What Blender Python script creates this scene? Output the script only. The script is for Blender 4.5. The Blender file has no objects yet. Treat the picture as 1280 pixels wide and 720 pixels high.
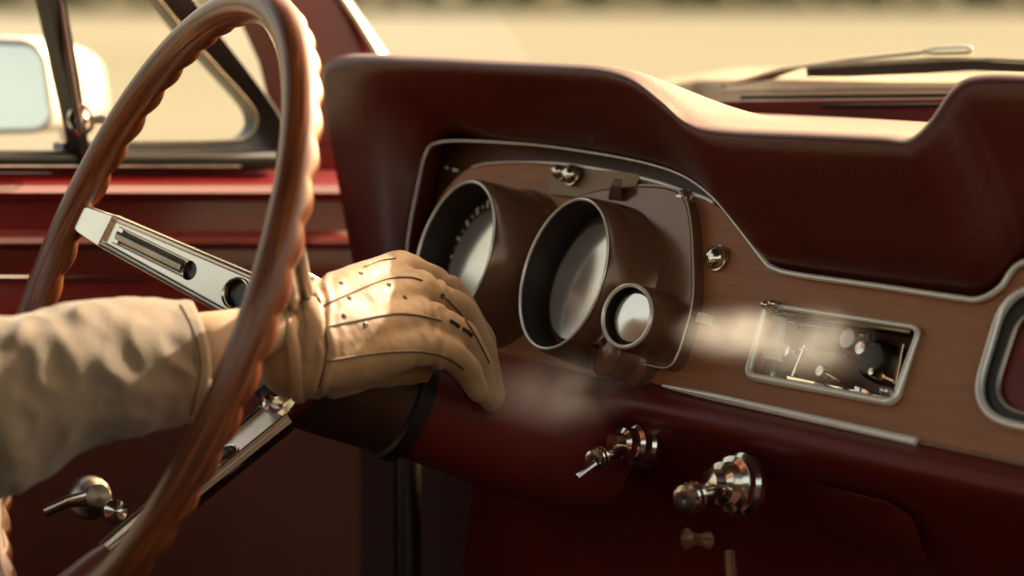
import bpy, bmesh, math, random
from mathutils import Vector, Matrix, noise
from mathutils.bvhtree import BVHTree
random.seed(7)
sc = bpy.context.scene
C = sc.collection
R = math.radians
PI = math.pi
# ------------------------------------------------------------------ camera frame
F = 3556.0                      # focal length in photo pixels (100 mm lens)
EYE = Vector((0, 0, 1.15))
PITCH = math.atan2(348, F)
cp, sp = math.cos(PITCH), math.sin(PITCH)
def D(x, y, z):                 # direction given as right, away, up of the view -> world
    return Vector((x, y * cp + z * sp, -y * sp + z * cp))
def P(px, py, d):               # a point seen at photo pixel px,py at d metres
    return EYE + D((px - 640) / F * d, d, (360 - py) / F * d)
def ray(px, py):
    return D((px - 640) / F, 1, (360 - py) / F)
FWD = Vector((.80, .60, 0)).normalized()        # the car's forward
ACR = D(.593, -.798, -.11).normalized()         # along the dashboard, to the passenger side
PV = D(.247, .183, .951).normalized()
PN = ACR.cross(PV).normalized()                 # dashboard face, towards the driver
P0 = P(705, 380, 2.02)
def on(px, py, off=0.0):                        # a point of the dashboard plane (off metres proud of it)
    r = ray(px, py)
    t = ((P0 + PN * off) - EYE).dot(PN) / r.dot(PN)
    return EYE + r * t
# ------------------------------------------------------------------ materials
def mat(name, col, rough=.5, metal=0, spec=.5, nscale=0, ncol=None, bump=0, bscale=200, coat=0, stretch=None,
        namt=.5, sheen=0, rvar=0, coatr=.1, bdist=.001, sss=0):
    m = bpy.data.materials.new(name); m.use_nodes = True
    nt = m.node_tree; b = nt.nodes['Principled BSDF']
    b.inputs['Base Color'].default_value = (*col, 1)
    b.inputs['Roughness'].default_value = rough
    b.inputs['Metallic'].default_value = metal
    b.inputs['Specular IOR Level'].default_value = spec
    b.inputs['Coat Weight'].default_value = coat
    b.inputs['Coat Roughness'].default_value = coatr
    if sheen: b.inputs['Sheen Weight'].default_value = sheen
    if sss:
        b.inputs['Subsurface Weight'].default_value = sss
        b.inputs['Subsurface Radius'].default_value = (.01, .004, .002)
    tc = nt.nodes.new('ShaderNodeTexCoord'); mp = nt.nodes.new('ShaderNodeMapping')
    nt.links.new(tc.outputs['Object'], mp.inputs['Vector'])
    if stretch: mp.inputs['Scale'].default_value = stretch
    if nscale:
        n = nt.nodes.new('ShaderNodeTexNoise'); n.inputs['Scale'].default_value = nscale
        n.inputs['Detail'].default_value = 6; n.inputs['Roughness'].default_value = .6
        nt.links.new(mp.outputs['Vector'], n.inputs['Vector'])
        rp = nt.nodes.new('ShaderNodeValToRGB')
        rp.color_ramp.elements[0].position = .5 - namt / 2; rp.color_ramp.elements[1].position = .5 + namt / 2
        rp.color_ramp.elements[0].color = (*(ncol or [c * .6 for c in col]), 1)
        rp.color_ramp.elements[1].color = (*col, 1)
        nt.links.new(n.outputs['Fac'], rp.inputs['Fac'])
        nt.links.new(rp.outputs['Color'], b.inputs['Base Color'])
        if rvar:
            mr = nt.nodes.new('ShaderNodeMapRange')
            mr.inputs['To Min'].default_value = rough - rvar; mr.inputs['To Max'].default_value = rough + rvar
            nt.links.new(n.outputs['Fac'], mr.inputs['Value']); nt.links.new(mr.outputs['Result'], b.inputs['Roughness'])
    if bump:
        n2 = nt.nodes.new('ShaderNodeTexNoise'); n2.inputs['Scale'].default_value = bscale
        n2.inputs['Detail'].default_value = 4
        nt.links.new(mp.outputs['Vector'], n2.inputs['Vector'])
        bp = nt.nodes.new('ShaderNodeBump'); bp.inputs['Strength'].default_value = bump; bp.inputs['Distance'].default_value = bdist
        nt.links.new(n2.outputs['Fac'], bp.inputs['Height']); nt.links.new(bp.outputs['Normal'], b.inputs['Normal'])
    return m
M = {}
M['vinyl'] = mat('oxblood_vinyl', (.125, .014, .007), .38, nscale=5, ncol=(.070, .010, .005), bump=.5, bscale=260, spec=.45, bdist=.0006)
M['lowervinyl'] = mat('lower_red_vinyl', (.17, .016, .010), .42, nscale=8, ncol=(.11, .011, .007), bump=.4, bscale=260, spec=.4, bdist=.0006)
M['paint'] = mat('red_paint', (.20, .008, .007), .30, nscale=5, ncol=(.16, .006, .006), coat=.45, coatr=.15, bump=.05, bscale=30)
M['doorvinyl'] = mat('shaded_red_door_card', (.045, .0035, .003), .55, spec=.25, nscale=12, ncol=(.07, .005, .004), bump=.2, bscale=300, bdist=.0006)  # red door vinyl, its colour darkened to hold the shade low down
M['wood_panel'] = mat('brown_brushed_panel', (.46, .195, .090), .46, metal=.0, spec=.35, nscale=16, ncol=(.33, .130, .056), stretch=(1, 1, 14), bump=.12, bscale=60, rvar=.08, bdist=.0004)
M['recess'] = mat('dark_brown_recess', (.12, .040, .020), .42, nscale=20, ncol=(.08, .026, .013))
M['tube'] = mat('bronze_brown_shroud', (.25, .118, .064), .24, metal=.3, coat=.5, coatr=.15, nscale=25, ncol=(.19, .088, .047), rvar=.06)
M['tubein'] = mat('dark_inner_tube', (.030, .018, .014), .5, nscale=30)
M['chrome'] = mat('chrome', (.78, .72, .65), .13, metal=1, nscale=40, ncol=(.68, .60, .52), rvar=.05)
M['alu'] = mat('satin_aluminium', (.86, .80, .73), .24, metal=1, nscale=30, ncol=(.78, .71, .63), rvar=.04)
M['bright'] = mat('bright_trim', (.96, .92, .85), .2, metal=.35, nscale=40, ncol=(.86, .79, .69), rvar=.08)
M['dial'] = mat('silver_dial', (.92, .89, .84), .13, metal=.8, nscale=14, ncol=(.72, .67, .60))
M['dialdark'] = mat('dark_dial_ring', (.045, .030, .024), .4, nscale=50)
M['black'] = mat('black_rubber', (.014, .009, .007), .42, nscale=30, ncol=(.008, .005, .004), bump=.15, bscale=300)
M['frame'] = mat('dark_painted_frame', (.022, .011, .008), .3, nscale=18, ncol=(.012, .007, .005), coat=.3)
M['leather'] = mat('tan_glove_leather', (.37, .215, .098), .6, nscale=30, ncol=(.32, .18, .078), bump=.35, bscale=260, sheen=.15, namt=.8, bdist=.0008)
M['leatherdark'] = mat('dark_glove_seam', (.10, .045, .018), .6)
M['cloth'] = mat('khaki_canvas', (.205, .148, .094), .85, nscale=12, ncol=(.16, .112, .070), bump=.5, bscale=520, sheen=.25, namt=.8, bdist=.0008)
M['skin'] = mat('skin', (.58, .38, .235), .5, nscale=20, ncol=(.60, .37, .22), bump=.15, bscale=200, sss=.15)
M['white'] = mat('white_mirror_shell', (.72, .70, .66), .25, coat=.4, nscale=8, ncol=(.74, .71, .66))
M['mirror'] = mat('mirror_glass', (.75, .82, .86), .12, metal=1)
M['cabin'] = mat('dark_cabin_trim', (.020, .007, .005), .75, nscale=6)
M['carpet'] = mat('dark_red_carpet', (.030, .005, .004), .95, nscale=120, bump=.6, bscale=500)
M['wiperrub'] = mat('wiper_rubber', (.020, .016, .013), .5, nscale=30)
M['steel'] = mat('brushed_steel', (.52, .46, .38), .32, metal=1, nscale=50, rvar=.06)
M['lens'] = mat('pale_lens', (.85, .80, .72), .2, coat=.5, nscale=40, ncol=(.7, .65, .58))

def wood():
    m = bpy.data.materials.new('varnished_wood'); m.use_nodes = True
    nt = m.node_tree; b = nt.nodes['Principled BSDF']
    uv = nt.nodes.new('ShaderNodeUVMap'); mp = nt.nodes.new('ShaderNodeMapping'); mp.inputs['Scale'].default_value = (9, 16, 1)
    nt.links.new(uv.outputs['UV'], mp.inputs['Vector'])
    n = nt.nodes.new('ShaderNodeTexNoise'); n.inputs['Scale'].default_value = 2.2; n.inputs['Detail'].default_value = 8
    n.inputs['Distortion'].default_value = .6
    nt.links.new(mp.outputs['Vector'], n.inputs['Vector'])
    rp = nt.nodes.new('ShaderNodeValToRGB'); e = rp.color_ramp.elements
    e[0].position = .30; e[0].color = (.05, .013, .006, 1)
    e[1].position = .72; e[1].color = (.42, .115, .026, 1)
    x = e.new(.52); x.color = (.19, .050, .015, 1)
    nt.links.new(n.outputs['Fac'], rp.inputs['Fac']); nt.links.new(rp.outputs['Color'], b.inputs['Base Color'])
    b.inputs['Roughness'].default_value = .36
    b.inputs['Coat Weight'].default_value = .22; b.inputs['Coat Roughness'].default_value = .16
    bp = nt.nodes.new('ShaderNodeBump'); bp.inputs['Strength'].default_value = .2; bp.inputs['Distance'].default_value = .0006
    nt.links.new(n.outputs['Fac'], bp.inputs['Height']); nt.links.new(bp.outputs['Normal'], b.inputs['Normal'])
    return m
M['wood'] = wood()
M['darkwood'] = mat('dark_varnished_wood', (.16, .050, .018), .4, nscale=30, ncol=(.09, .026, .010), coat=.3)
def glass():
    m = bpy.data.materials.new('thin_glass'); m.use_nodes = True
    nt = m.node_tree; nt.nodes.clear()
    o = nt.nodes.new('ShaderNodeOutputMaterial'); t = nt.nodes.new('ShaderNodeBsdfTransparent')
    t.inputs['Color'].default_value = (.97, .96, .93, 1)
    g = nt.nodes.new('ShaderNodeBsdfGlossy'); g.inputs['Roughness'].default_value = .02
    f = nt.nodes.new('ShaderNodeFresnel'); f.inputs['IOR'].default_value = 1.02
    x = nt.nodes.new('ShaderNodeMixShader')
    nt.links.new(f.outputs[0], x.inputs[0]); nt.links.new(t.outputs[0], x.inputs[1]); nt.links.new(g.outputs[0], x.inputs[2])
    nt.links.new(x.outputs[0], o.inputs['Surface'])
    return m
M['glass'] = glass()
# ------------------------------------------------------------------ object helpers
WO = {}
def thing(name, label, cat, loc, group=None):
    o = bpy.data.objects.new(name, None); C.objects.link(o); o.location = loc
    o.empty_display_size = .05
    o['label'] = label; o['category'] = cat
    if group: o['group'] = group
    WO[o] = Vector(loc); return o
class MB:
    def __init__(s): s.v = []; s.f = []; s.uv = {}
    def add(s, vs, fs):
        k = len(s.v); s.v += [Vector(p) for p in vs]; s.f += [tuple(i + k for i in f) for f in fs]; return k
    def loft(s, rings, closed=True, capa=True, capb=True, loop=False, uvs=False):
        n = len(rings[0]); k = len(s.v)
        for r in rings: s.v += [Vector(p) for p in r]
        m = len(rings); rr = range(m if loop else m - 1)
        for i in rr:
            j = (i + 1) % m
            for a in range(n if closed else n - 1):
                b = (a + 1) % n
                f = (k + i * n + a, k + i * n + b, k + j * n + b, k + j * n + a)
                if uvs: s.uv[len(s.f)] = ((i / m, a / n), (i / m, (a + 1) / n), ((i + 1) / m, (a + 1) / n), ((i + 1) / m, a / n))
                s.f.append(f)
        if closed and not loop:
            if capa: s.f.append(tuple(k + a for a in range(n))[::-1])
            if capb: s.f.append(tuple(k + (m - 1) * n + a for a in range(n)))
        return s
    def tube(s, path, r, sides=10, closed=False, squash=None, sq=1.0):
        path = [Vector(p) for p in path]; n = len(path)
        rs = r if isinstance(r, (list, tuple)) else [r] * n
        T = []
        for i in range(n):
            a = path[(i - 1) % n] if (closed or i) else path[0]
            b = path[(i + 1) % n] if (closed or i < n - 1) else path[-1]
            T.append((b - a).normalized())
        up = squash.normalized() if squash else None
        N = (up or Vector((.3, .2, 1))); N = (N - T[0] * N.dot(T[0])).normalized()
        rings = []
        for i in range(n):
            if up: N = (up - T[i] * up.dot(T[i])).normalized()
            else: N = (N - T[i] * N.dot(T[i])).normalized()
            B = T[i].cross(N)
            rings.append([path[i] + (N * math.cos(t) * sq + B * math.sin(t)) * rs[i] for t in (2 * PI * q / sides for q in range(sides))])
        return s.loft(rings, loop=closed)
    def lathe(s, c, ax, prof, seg=48, e=None, inner=False):      # prof: (radius, height along ax)
        ax = ax.normalized(); a = (e or (Vector((0, 0, 1)) if abs(ax.z) < .95 else Vector((1, 0, 0)))); a = (a - ax * a.dot(ax)).normalized(); b = ax.cross(a)
        rings = [[c + ax * h + (a * math.cos(t) + b * math.sin(t)) * max(r, 1e-5) for t in (2 * PI * q / seg for q in range(seg))] for r, h in prof]
        return s.loft(rings)
    def box(s, c, x, y, z, hx, hy, hz):
        vs = [c + x * hx * i + y * hy * j + z * hz * k for i in (-1, 1) for j in (-1, 1) for k in (-1, 1)]
        s.add(vs, [(0, 1, 3, 2), (4, 6, 7, 5), (0, 4, 5, 1), (2, 3, 7, 6), (0, 2, 6, 4), (1, 5, 7, 3)]); return s
    def plate(s, pts, thick):                                    # polygon extruded by the vector thick
        n = len(pts); k = s.add(list(pts) + [Vector(p) + thick for p in pts], [])
        s.f.append(tuple(k + i for i in range(n))[::-1]); s.f.append(tuple(k + n + i for i in range(n)))
        for i in range(n): s.f.append((k + i, k + (i + 1) % n, k + n + (i + 1) % n, k + n + i))
        return s
    def strip(s, A, B, thick):                                   # band between two lines, with thickness
        rings = [[a, b, b + thick, a + thick] for a, b in zip(A, B)]
        return s.loft(rings)
    def build(s, name, m, parent=None, smooth=True, bevel=0, sub=0, angle=40, label=None, mesh_only=False):
        me = bpy.data.meshes.new(name)
        lo = Vector([min(v[i] for v in s.v) for i in range(3)]); hi = Vector([max(v[i] for v in s.v) for i in range(3)])
        c = (lo + hi) / 2
        me.from_pydata([v - c for v in s.v], [], s.f)
        if s.uv:
            ul = me.uv_layers.new(name='UVMap')
            for p in me.polygons:
                if p.index in s.uv:
                    for li, q in zip(p.loop_indices, s.uv[p.index]): ul.data[li].uv = q
        bm = bmesh.new(); bm.from_mesh(me); bmesh.ops.recalc_face_normals(bm, faces=bm.faces); bm.to_mesh(me); bm.free()
        me.materials.append(m)
        for p in me.polygons: p.use_smooth = smooth
        if smooth and not sub: me.set_sharp_from_angle(angle=R(angle))
        o = bpy.data.objects.new(name, me); C.objects.link(o); WO[o] = c
        if parent: o.parent = parent; o.location = c - WO[parent]
        else: o.location = c
        if bevel:
            md = o.modifiers.new('bevel', 'BEVEL'); md.width = bevel; md.segments = 3; md.limit_method = 'ANGLE'; md.angle_limit = R(35)
        if sub:
            md = o.modifiers.new('sub', 'SUBSURF'); md.levels = sub; md.render_levels = sub
        if label: o['label'] = label
        return o
def spline(pts, n=8, closed=False):
    pts = [tuple(p) for p in pts]; m = len(pts); out = []
    rng = range(m if closed else m - 1)
    for i in rng:
        if closed: p0, p1, p2, p3 = pts[(i - 1) % m], pts[i], pts[(i + 1) % m], pts[(i + 2) % m]
        else: p0, p1, p2, p3 = pts[max(i - 1, 0)], pts[i], pts[i + 1], pts[min(i + 2, m - 1)]
        for k in range(n):
            t = k / n
            out.append(tuple(.5 * ((2 * b) + (-a + c) * t + (2 * a - 5 * b + 4 * c - d) * t * t + (-a + 3 * b - 3 * c + d) * t ** 3) for a, b, c, d in zip(p0, p1, p2, p3)))
    if not closed: out.append(pts[-1])
    return out
def onl(pts, off=0): return [on(p[0], p[1], off) for p in pts]
def bake(o):                                                     # apply an object's modifiers
    dg = bpy.context.evaluated_depsgraph_get(); dg.update()
    me = bpy.data.meshes.new_from_object(o.evaluated_get(dg)); o.modifiers.clear(); o.data = me
def cut(o, cutters):
    for c in cutters:
        md = o.modifiers.new('cut', 'BOOLEAN'); md.operation = 'DIFFERENCE'; md.object = c; md.solver = 'EXACT'
    bake(o)
    for c in cutters: bpy.data.objects.remove(c)
    for p in o.data.polygons: p.use_smooth = True
    o.data.set_sharp_from_angle(angle=R(35))
# ================================================================== THE CAR
base = P(300, 700, 1.95); base.z = 0
car = thing('classic_car', 'red interior of a classic car with wood rimmed steering wheel and round brown gauges', 'car', base)

# ---- padded dashboard top
def rowpts(st):
    Lx, Ly, lo, Mx, My, mo, Tx, Ty, to = st
    T = on(Tx, Ty, to)
    r = [on(Lx, Ly, lo - .03), on(Lx, Ly, lo), on(Lx + (Mx - Lx) * .45, Ly + (My - Ly) * .45, lo + (mo - lo) * .55), on(Mx, My, mo),
         on(Tx + (Mx - Tx) * .12, Ty + (My - Ty) * .17 + 2, to + .006), on(Tx, Ty + 6, to + .007), T]
    return r, T
stn = [  # L, M, T (photo pixels) and how far each stands proud of the panel
 (470, 480, -.01, 418, 210, .02, 402, 92, .05),
 (490, 480, -.01, 432, 205, .025, 407, 76, .055),
 (515, 480, -.02, 465, 190, .03, 430, 69, .06),
 (542, 300, -.02, 495, 150, .035, 465, 68, .062),
 (560, 177, .004, 530, 140, .035, 500, 70, .062),
 (620, 179, .004, 585, 140, .035, 550, 72, .062),
 (700, 185, .004, 660, 145, .035, 625, 76, .062),
 (790, 200, .004, 745, 155, .035, 700, 79, .062),
 (850, 218, .004, 805, 165, .035, 752, 83, .062),
 (888, 243, .004, 840, 185, .035, 790, 95, .062),
 (925, 287, .004, 870, 215, .035, 826, 122, .062),
 (962, 332, .004, 905, 245, .035, 858, 149, .062),
 (1000, 344, .004, 945, 255, .035, 900, 160, .062),
 (1100, 359, .004, 1050, 265, .035, 1010, 165, .062),
 (1190, 371, .004, 1140, 270, .035, 1100, 169, .062),
 (1224, 374, .004, 1180, 270, .035, 1135, 171, .062),
 (1250, 362, .004, 1210, 250, .035, 1163, 146, .062),
 (1276, 333, .004, 1240, 220, .035, 1190, 108, .062),
 (1310, 312, .004, 1270, 205, .035, 1225, 92, .062),
 (1420, 330, .004, 1380, 215, .035, 1330, 95, .062),
 (1600, 352, .004, 1560, 225, .035, 1500, 104, .062)]
fine = spline(stn, 6)
zb = on(1010, 165, .062).z - .001
grid = []
for st in fine:
    r, T = rowpts(st)
    for fw, k in ((.010, 0.0), (.03, .12), (.06, .42), (.09, .75), (.12, .95), (.16, 1), (.22, 1), (.30, 1)):
        h = T.z + (zb - T.z) * k + (.0012 if fw < .02 else 0)
        q = T + FWD * fw; r.append(Vector((q.x, q.y, h - (0 if fw < .2 else (fw - .2) * .06))))
    q = r[-1].copy(); q.z -= .12; r.append(q)
    grid.append(r)
mb = MB(); mb.loft(grid, closed=False)
pad = mb.build('dashboard_pad', M['vinyl'], car, sub=1)
# ---- the brown instrument panel and its bright trim
outer = [(505, 470), (508, 320), (524, 225), (533, 190), (545, 179), (575, 176), (640, 179), (700, 185), (790, 200), (850, 218), (890, 246), (925, 287), (955, 325), (968, 336), (1000, 344), (1100, 358), (1195, 372), (1224, 374), (1250, 360), (1285, 326), (1400, 322), (1600, 350)]
o_s = spline(outer, 6)
low = [(1600, 640), (1400, 606), (1280, 581), (1140, 552), (1000, 521), (900, 498), (830, 483), (740, 476), (640, 470), (560, 470)]
mb = MB(); mb.plate(onl([(x - 12 if x < 560 and y > 180 else x, y - 9) for x, y in o_s], -.016) + onl(low, -.016), -PN * .006)
mb.build('panel_backing', M['recess'], car, smooth=False)
inner = [(505, 470), (518, 330), (545, 260), (566, 228), (590, 209), (625, 203), (690, 204), (760, 214), (815, 226), (855, 239), (893, 254), (925, 289), (955, 327), (968, 338), (1000, 346), (1100, 360), (1195, 374), (1226, 376), (1252, 362), (1287, 328), (1400, 324), (1600, 352)]
i_s = spline(inner, 6)
mb = MB(); mb.plate(onl(i_s, 0) + onl(low, 0), -PN * .012)
panel = mb.build('instrument_panel', M['wood_panel'], car, smooth=False)
# cut the radio opening
RQ = [(934, 470), (958, 381), (1150, 410), (1118, 504)]
def rrect(q, r=.12, n=5):
    q = [Vector(p).to_2d() if len(p) > 2 else Vector(p) for p in q]; out = []
    for i in range(4):
        a, b, c = q[i - 1], q[i], q[(i + 1) % 4]
        s = min((a - b).length, (c - b).length) * r
        p, e = b + (a - b).normalized() * s, b + (c - b).normalized() * s
        for k in range(n + 1):
            t = k / n; out.append(tuple((1 - t) ** 2 * p + 2 * t * (1 - t) * b + t * t * e))
    return out
cutter = MB(); cutter.plate([p + PN * .01 for p in onl(rrect(RQ), 0)], -PN * .06); cc = cutter.build('cut', M['black'])
cut(panel, [cc])
for p in panel.data.polygons: p.use_smooth = False
cutter = MB(); cutter.plate([p + PN * .01 for p in onl(rrect(RQ), 0)], -PN * .06); cc = cutter.build('cut', M['black'])
bk = [o for o in car.children if o.name == 'panel_backing'][0]
cut(bk, [cc])
for p in bk.data.polygons: p.use_smooth = False

mb = MB(); mb.tube([on(p[0], p[1], .004 + .010 * min(1, max(0, (650 - p[0]) / 100))) for p in o_s[:-1]], [.0009 if p[0] < 900 else min(.0021, .0009 + (p[0] - 900) * .00002) for p in o_s[:-1]], 10)
mb.build('panel_trim', M['bright'], car)
i_t = [p for p in i_s if 590 <= p[0] <= 893 and p[1] < 300]
mb = MB(); mb.tube(onl(i_t, .002), [.0006 + .0012 * min(1, max(0, (p[0] - 660) / 60)) for p in i_t], 10)
mb.build('panel_trim', M['bright'], car)
lo_t = spline([(828, 482), (870, 491), (950, 509), (1050, 531), (1145, 552)], 8)
mb = MB(); mb.tube(onl(lo_t, .006), [.0010 + .0017 * min(1, i / 10) for i in range(len(lo_t))], 12, squash=PN, sq=.6)
mb.build('lower_trim', M['bright'], car)
lo_t = spline([(1149, 553), (1230, 570), (1400, 606), (1590, 640)], 6)
mb = MB(); mb.tube(onl(lo_t, .003), .0012, 10, squash=PN, sq=.6)
mb.build('lower_trim', M['tube'], car)
# ---- gauges
AX = D(.834, .49, -.26).normalized()
def gauge(c, ax, r, depth, name='gauge', small=False, white=.80):
    mb = MB(); L = depth
    mb.lathe(c, ax, [(r * 1.02, .001), (r * 1.05, .004), (r * 1.08, L * .5), (r * 1.10, L), (r * 1.16, L + .004), (r * 1.16, L + .03), (.001, L + .03)], 72)
    # inner wall is its own surface so the shroud is hollow
    vs = MB()
    rings = []
    a = (Vector((0, 0, 1)) - ax * ax.z).normalized(); b = ax.cross(a)
    for rr, h in [(r * 1.02, .0012), (r * 1.05, .004), (r * 1.08, L * .5), (r * 1.10, L), (r * 1.15, L + .003), (r * 1.15, L + .035)]:
        rings.append([c + ax * h + (a * math.cos(t) + b * math.sin(t)) * rr for t in (2 * PI * q / 72 for q in range(72))])
    sh = MB(); sh.loft(rings, capa=False, capb=True)
    g = sh.build('gauge', M['tube'], car)
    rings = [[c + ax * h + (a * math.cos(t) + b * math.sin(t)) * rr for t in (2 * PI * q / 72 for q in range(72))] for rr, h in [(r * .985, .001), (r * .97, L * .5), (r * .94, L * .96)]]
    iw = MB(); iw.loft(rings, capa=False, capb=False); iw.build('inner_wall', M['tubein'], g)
    bz = MB(); pth = [c + (a * math.cos(t) + b * math.sin(t)) * r for t in (2 * PI * q / 72 for q in range(72))]
    bz.tube(pth, .0010 if not small else .0015, 8, closed=True); bz.build('bezel', M['bright'], g)
    dc = c + ax * L * (.22 if small else .58)
    if not small:
        ax2 = D(.82, .47, -.335).normalized()
        d = MB(); d.lathe(dc, ax, [(.0005, 0), (r * .94, 0), (r * .94, .003), (.0005, .003)], 72); d.build('dial', M['dialdark'], g)
        f = MB(); f.lathe(dc - ax * .0056, ax2, [(.0005, 0), (r * white, 0), (r * white, .0078), (.0005, .002)], 72); f.build('dial_face', M['dial'], g)
        rg = MB(); rg.tube([dc - ax * .002 + (a * math.cos(t) + b * math.sin(t)) * r * (white + .02) for t in (2 * PI * q / 72 for q in range(72))], .0008, 6, closed=True)
        rg.build('dial_ring', M['steel'], g)
        tk = MB()
        for q in range(0 if white > .75 else 40):
            t = 2 * PI * q / 40
            dr = a * math.cos(t) + b * math.sin(t)
            big = q % 2 == 0
            tk.box(dc - ax * .0008 + dr * r * .84, dr, ax, dr.cross(ax), .0030 if big else .0012, .0006, .0011 if big else .0004)
        if tk.v: tk.build('tick_marks', M['lens'], g, smooth=False)
    else:
        d = MB(); d.lathe(dc, ax, [(.0005, 0), (r * .94, 0), (r * .94, .003), (.0005, .003)], 48); d.build('dial', M['dialdark'], g)
        f = MB(); f.lathe(dc - ax * .003, ax, [(.0005, 0), (r * .78, 0.0005), (r * .80, .003), (.0005, .003)], 48); f.build('dial_face', M['dial'], g)
    return g
g1 = gauge(P(567, 316, 2.060), AX, .0535, .043, white=.70)
g1['label'] = 'leftmost large gauge with dotted dial, partly behind the gloved hand'
g2 = gauge(P(704, 342, 1.965), AX, .0535, .043, white=.80)
g2['label'] = 'large gauge right of the gloved hand with a plain silver face'
# can behind the second and the small gauge
hp = spline([(700, 262), (735, 240), (790, 232), (835, 234), (855, 246), (863, 275), (866, 320), (866, 372), (856, 415), (838, 457), (800, 455), (740, 452), (700, 440), (680, 400), (676, 330)], 6, closed=True)
mb = MB(); mb.plate(onl(hp, .010), -PN * .012); mb.build('gauge_housing', M['tube'], car, bevel=.002)
mb = MB(); mb.tube(onl([p for p in hp if p[0] > 795 or p[1] > 440], .0105), .0007, 8, closed=False)
mb.build('housing_edge', M['bright'], car)
AXS = D(.66, .73, -.17).normalized()
g3 = gauge(P(784, 395, 1.900), AXS, .0210, .042, small=True)
g3['label'] = 'small gauge with thick bright bezel below the large gauges'
mb = MB()
mb.lathe(P(745, 412, 1.93), AX, [(.0005, 0), (.010, .001), (.0125, .004), (.0125, .03), (.016, .034), (.016, .045)], 32)
mb.build('reset_knob', M['chrome'], car)
mb = MB(); mb.lathe(P(752, 436, 1.925), AX, [(.0005, 0), (.014, .001), (.018, .004), (.018, .02), (.024, .024), (.024, .05)], 32)
mb.build('reset_knob', M['tube'], car)
# screws and small lamps on the panel
def screw(px, py, r, off=.002, m='chrome', name='screw'):
    c = on(px, py, off)
    mb = MB(); mb.lathe(c, PN, [(r * 1.15, 0), (r * 1.13, .0012), (r * 1.02, .0014), (r, .004), (r * .8, .0065), (r * .35, .0078), (.0003, .008)], 20)
    mb.box(c + PN * .0074, ACR, PV, PN, r * .42, r * .10, .0008)
    return mb.build(name, M[m], car)
screw(716, 219, .0070, .006); screw(702, 216, .0052, .006); screw(859, 250, .0066); screw(898, 323, .0080)
screw(566, 213, .0022, -.008); screw(577, 216, .0030, -.008)
screw(724, 475, .004, .001)
mb = MB(); mb.box(on(881, 399, .003), ACR, PV, PN, .0048, .0036, .004); mb.build('indicator_lens', M['lens'], car, bevel=.0008)
# odometer style plate with dark lever at the top of the cluster
mb = MB(); mb.plate(onl(rrect([(685, 242), (690, 205), (800, 218), (788, 254)], .1), .004), -PN * .003)
mb.build('switch_plate', M['steel'], car, smooth=False)
bpy.data.objects['switch_plate'].data.materials[0] = mat('aged_bronze_plate', (.26, .16, .09), .42, metal=.6, nscale=20, ncol=(.17, .10, .055))
mb = MB(); mb.loft([[on(x, y, o) for x, y, o in q] for q in ([(758, 254, .004), (776, 256, .004), (778, 250, .012), (760, 248, .012)], [(762, 236, .008), (775, 238, .008), (777, 234, .018), (764, 232, .018)], [(766, 226, .012), (777, 227, .012), (778, 224, .018), (767, 223, .018)])])
mb.build('switch_lever', M['recess'], car, bevel=.0008)
# ---- radio recess
mb = MB(); rr = rrect(RQ); mb.tube(onl(rr, .003), [.0019 + (.0010 if p[1] > 455 else 0) for p in rr], 10, closed=True)
radio = mb.build('radio', M['bright'], car, label='recessed radio in a thin bright frame')
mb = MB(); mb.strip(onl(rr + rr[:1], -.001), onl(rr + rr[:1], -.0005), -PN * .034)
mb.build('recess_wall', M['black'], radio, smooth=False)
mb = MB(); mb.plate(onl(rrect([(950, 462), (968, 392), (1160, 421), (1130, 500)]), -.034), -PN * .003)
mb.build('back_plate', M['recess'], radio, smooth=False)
mb = MB(); mb.tube(onl(spline([(964, 388), (1020, 396), (1080, 405), (1140, 414)], 4), -.006), .0022, 8); mb.build('dial_rail', M['chrome'], radio)
mb = MB(); mb.tube(onl(spline([(978, 400), (1010, 406), (1050, 412), (1085, 420)], 4), -.014), .0016, 8); mb.build('dial_rail', M['chrome'], radio)
def knob(c, ax, r, L, m='chrome', parent=None, name='knob'):
    mb = MB(); mb.lathe(c, ax, [(r * .45, -.012), (r * .45, -.001), (r * .95, 0), (r, L * .2), (r * .96, L * .8), (r * .75, L), (.0004, L * 1.02)], 24)
    return mb.build(name, M[m], parent)
knob(on(1080, 432, -.026), PN, .0085, .016, 'steel', radio)
knob(on(1096, 444, -.026), PN, .0055, .016, 'chrome', radio)
knob(on(985, 420, -.026), PN, .0100, .014, 'steel', radio)
knob(on(1112, 458, -.030), PN, .0135, .018, 'black', radio)
mb = MB(); mb.plate(onl([(952, 448), (962, 392), (978, 396), (972, 450)], -.008), -PN * .004); mb.build('side_lever', M['lens'], radio, smooth=False)
for a, b, rr_ in (((990, 470), (1006, 432), .0010), ((1128, 430), (1118, 480), .0009), ((1000, 436), (1060, 446), .0010)):
    mb = MB(); mb.tube([on(*a, -.016), on(*b, -.016)], rr_, 8); mb.build('linkage_rod', M['chrome'], radio)
knob(on(1000, 446, -.024), PN, .0050, .014, 'chrome', radio); knob(on(1040, 470, -.024), PN, .0045, .012, 'chrome', radio)
knob(on(1102, 470, -.010), PN, .0030, .010, 'chrome', radio)
mb = MB()
for k, (x, y, w) in enumerate([(958, 471, 9), (1022, 486, 7), (1050, 491, 3.5), (1070, 490, 4.5)]):
    mb = MB(); mb.plate(onl([(x - w, y + 4), (x - w + 2, y - 9), (x + w + 2, y - 7), (x + w, y + 6)], -.010), -PN * .012)
    mb.build('push_button', M['chrome' if k != 1 else 'steel'], radio, bevel=.001)
screw(1113, 492, .0034, .004)
for x, y in ((963, 384), (972, 383)):
    screw(x, y, .0032, .003)
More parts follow.
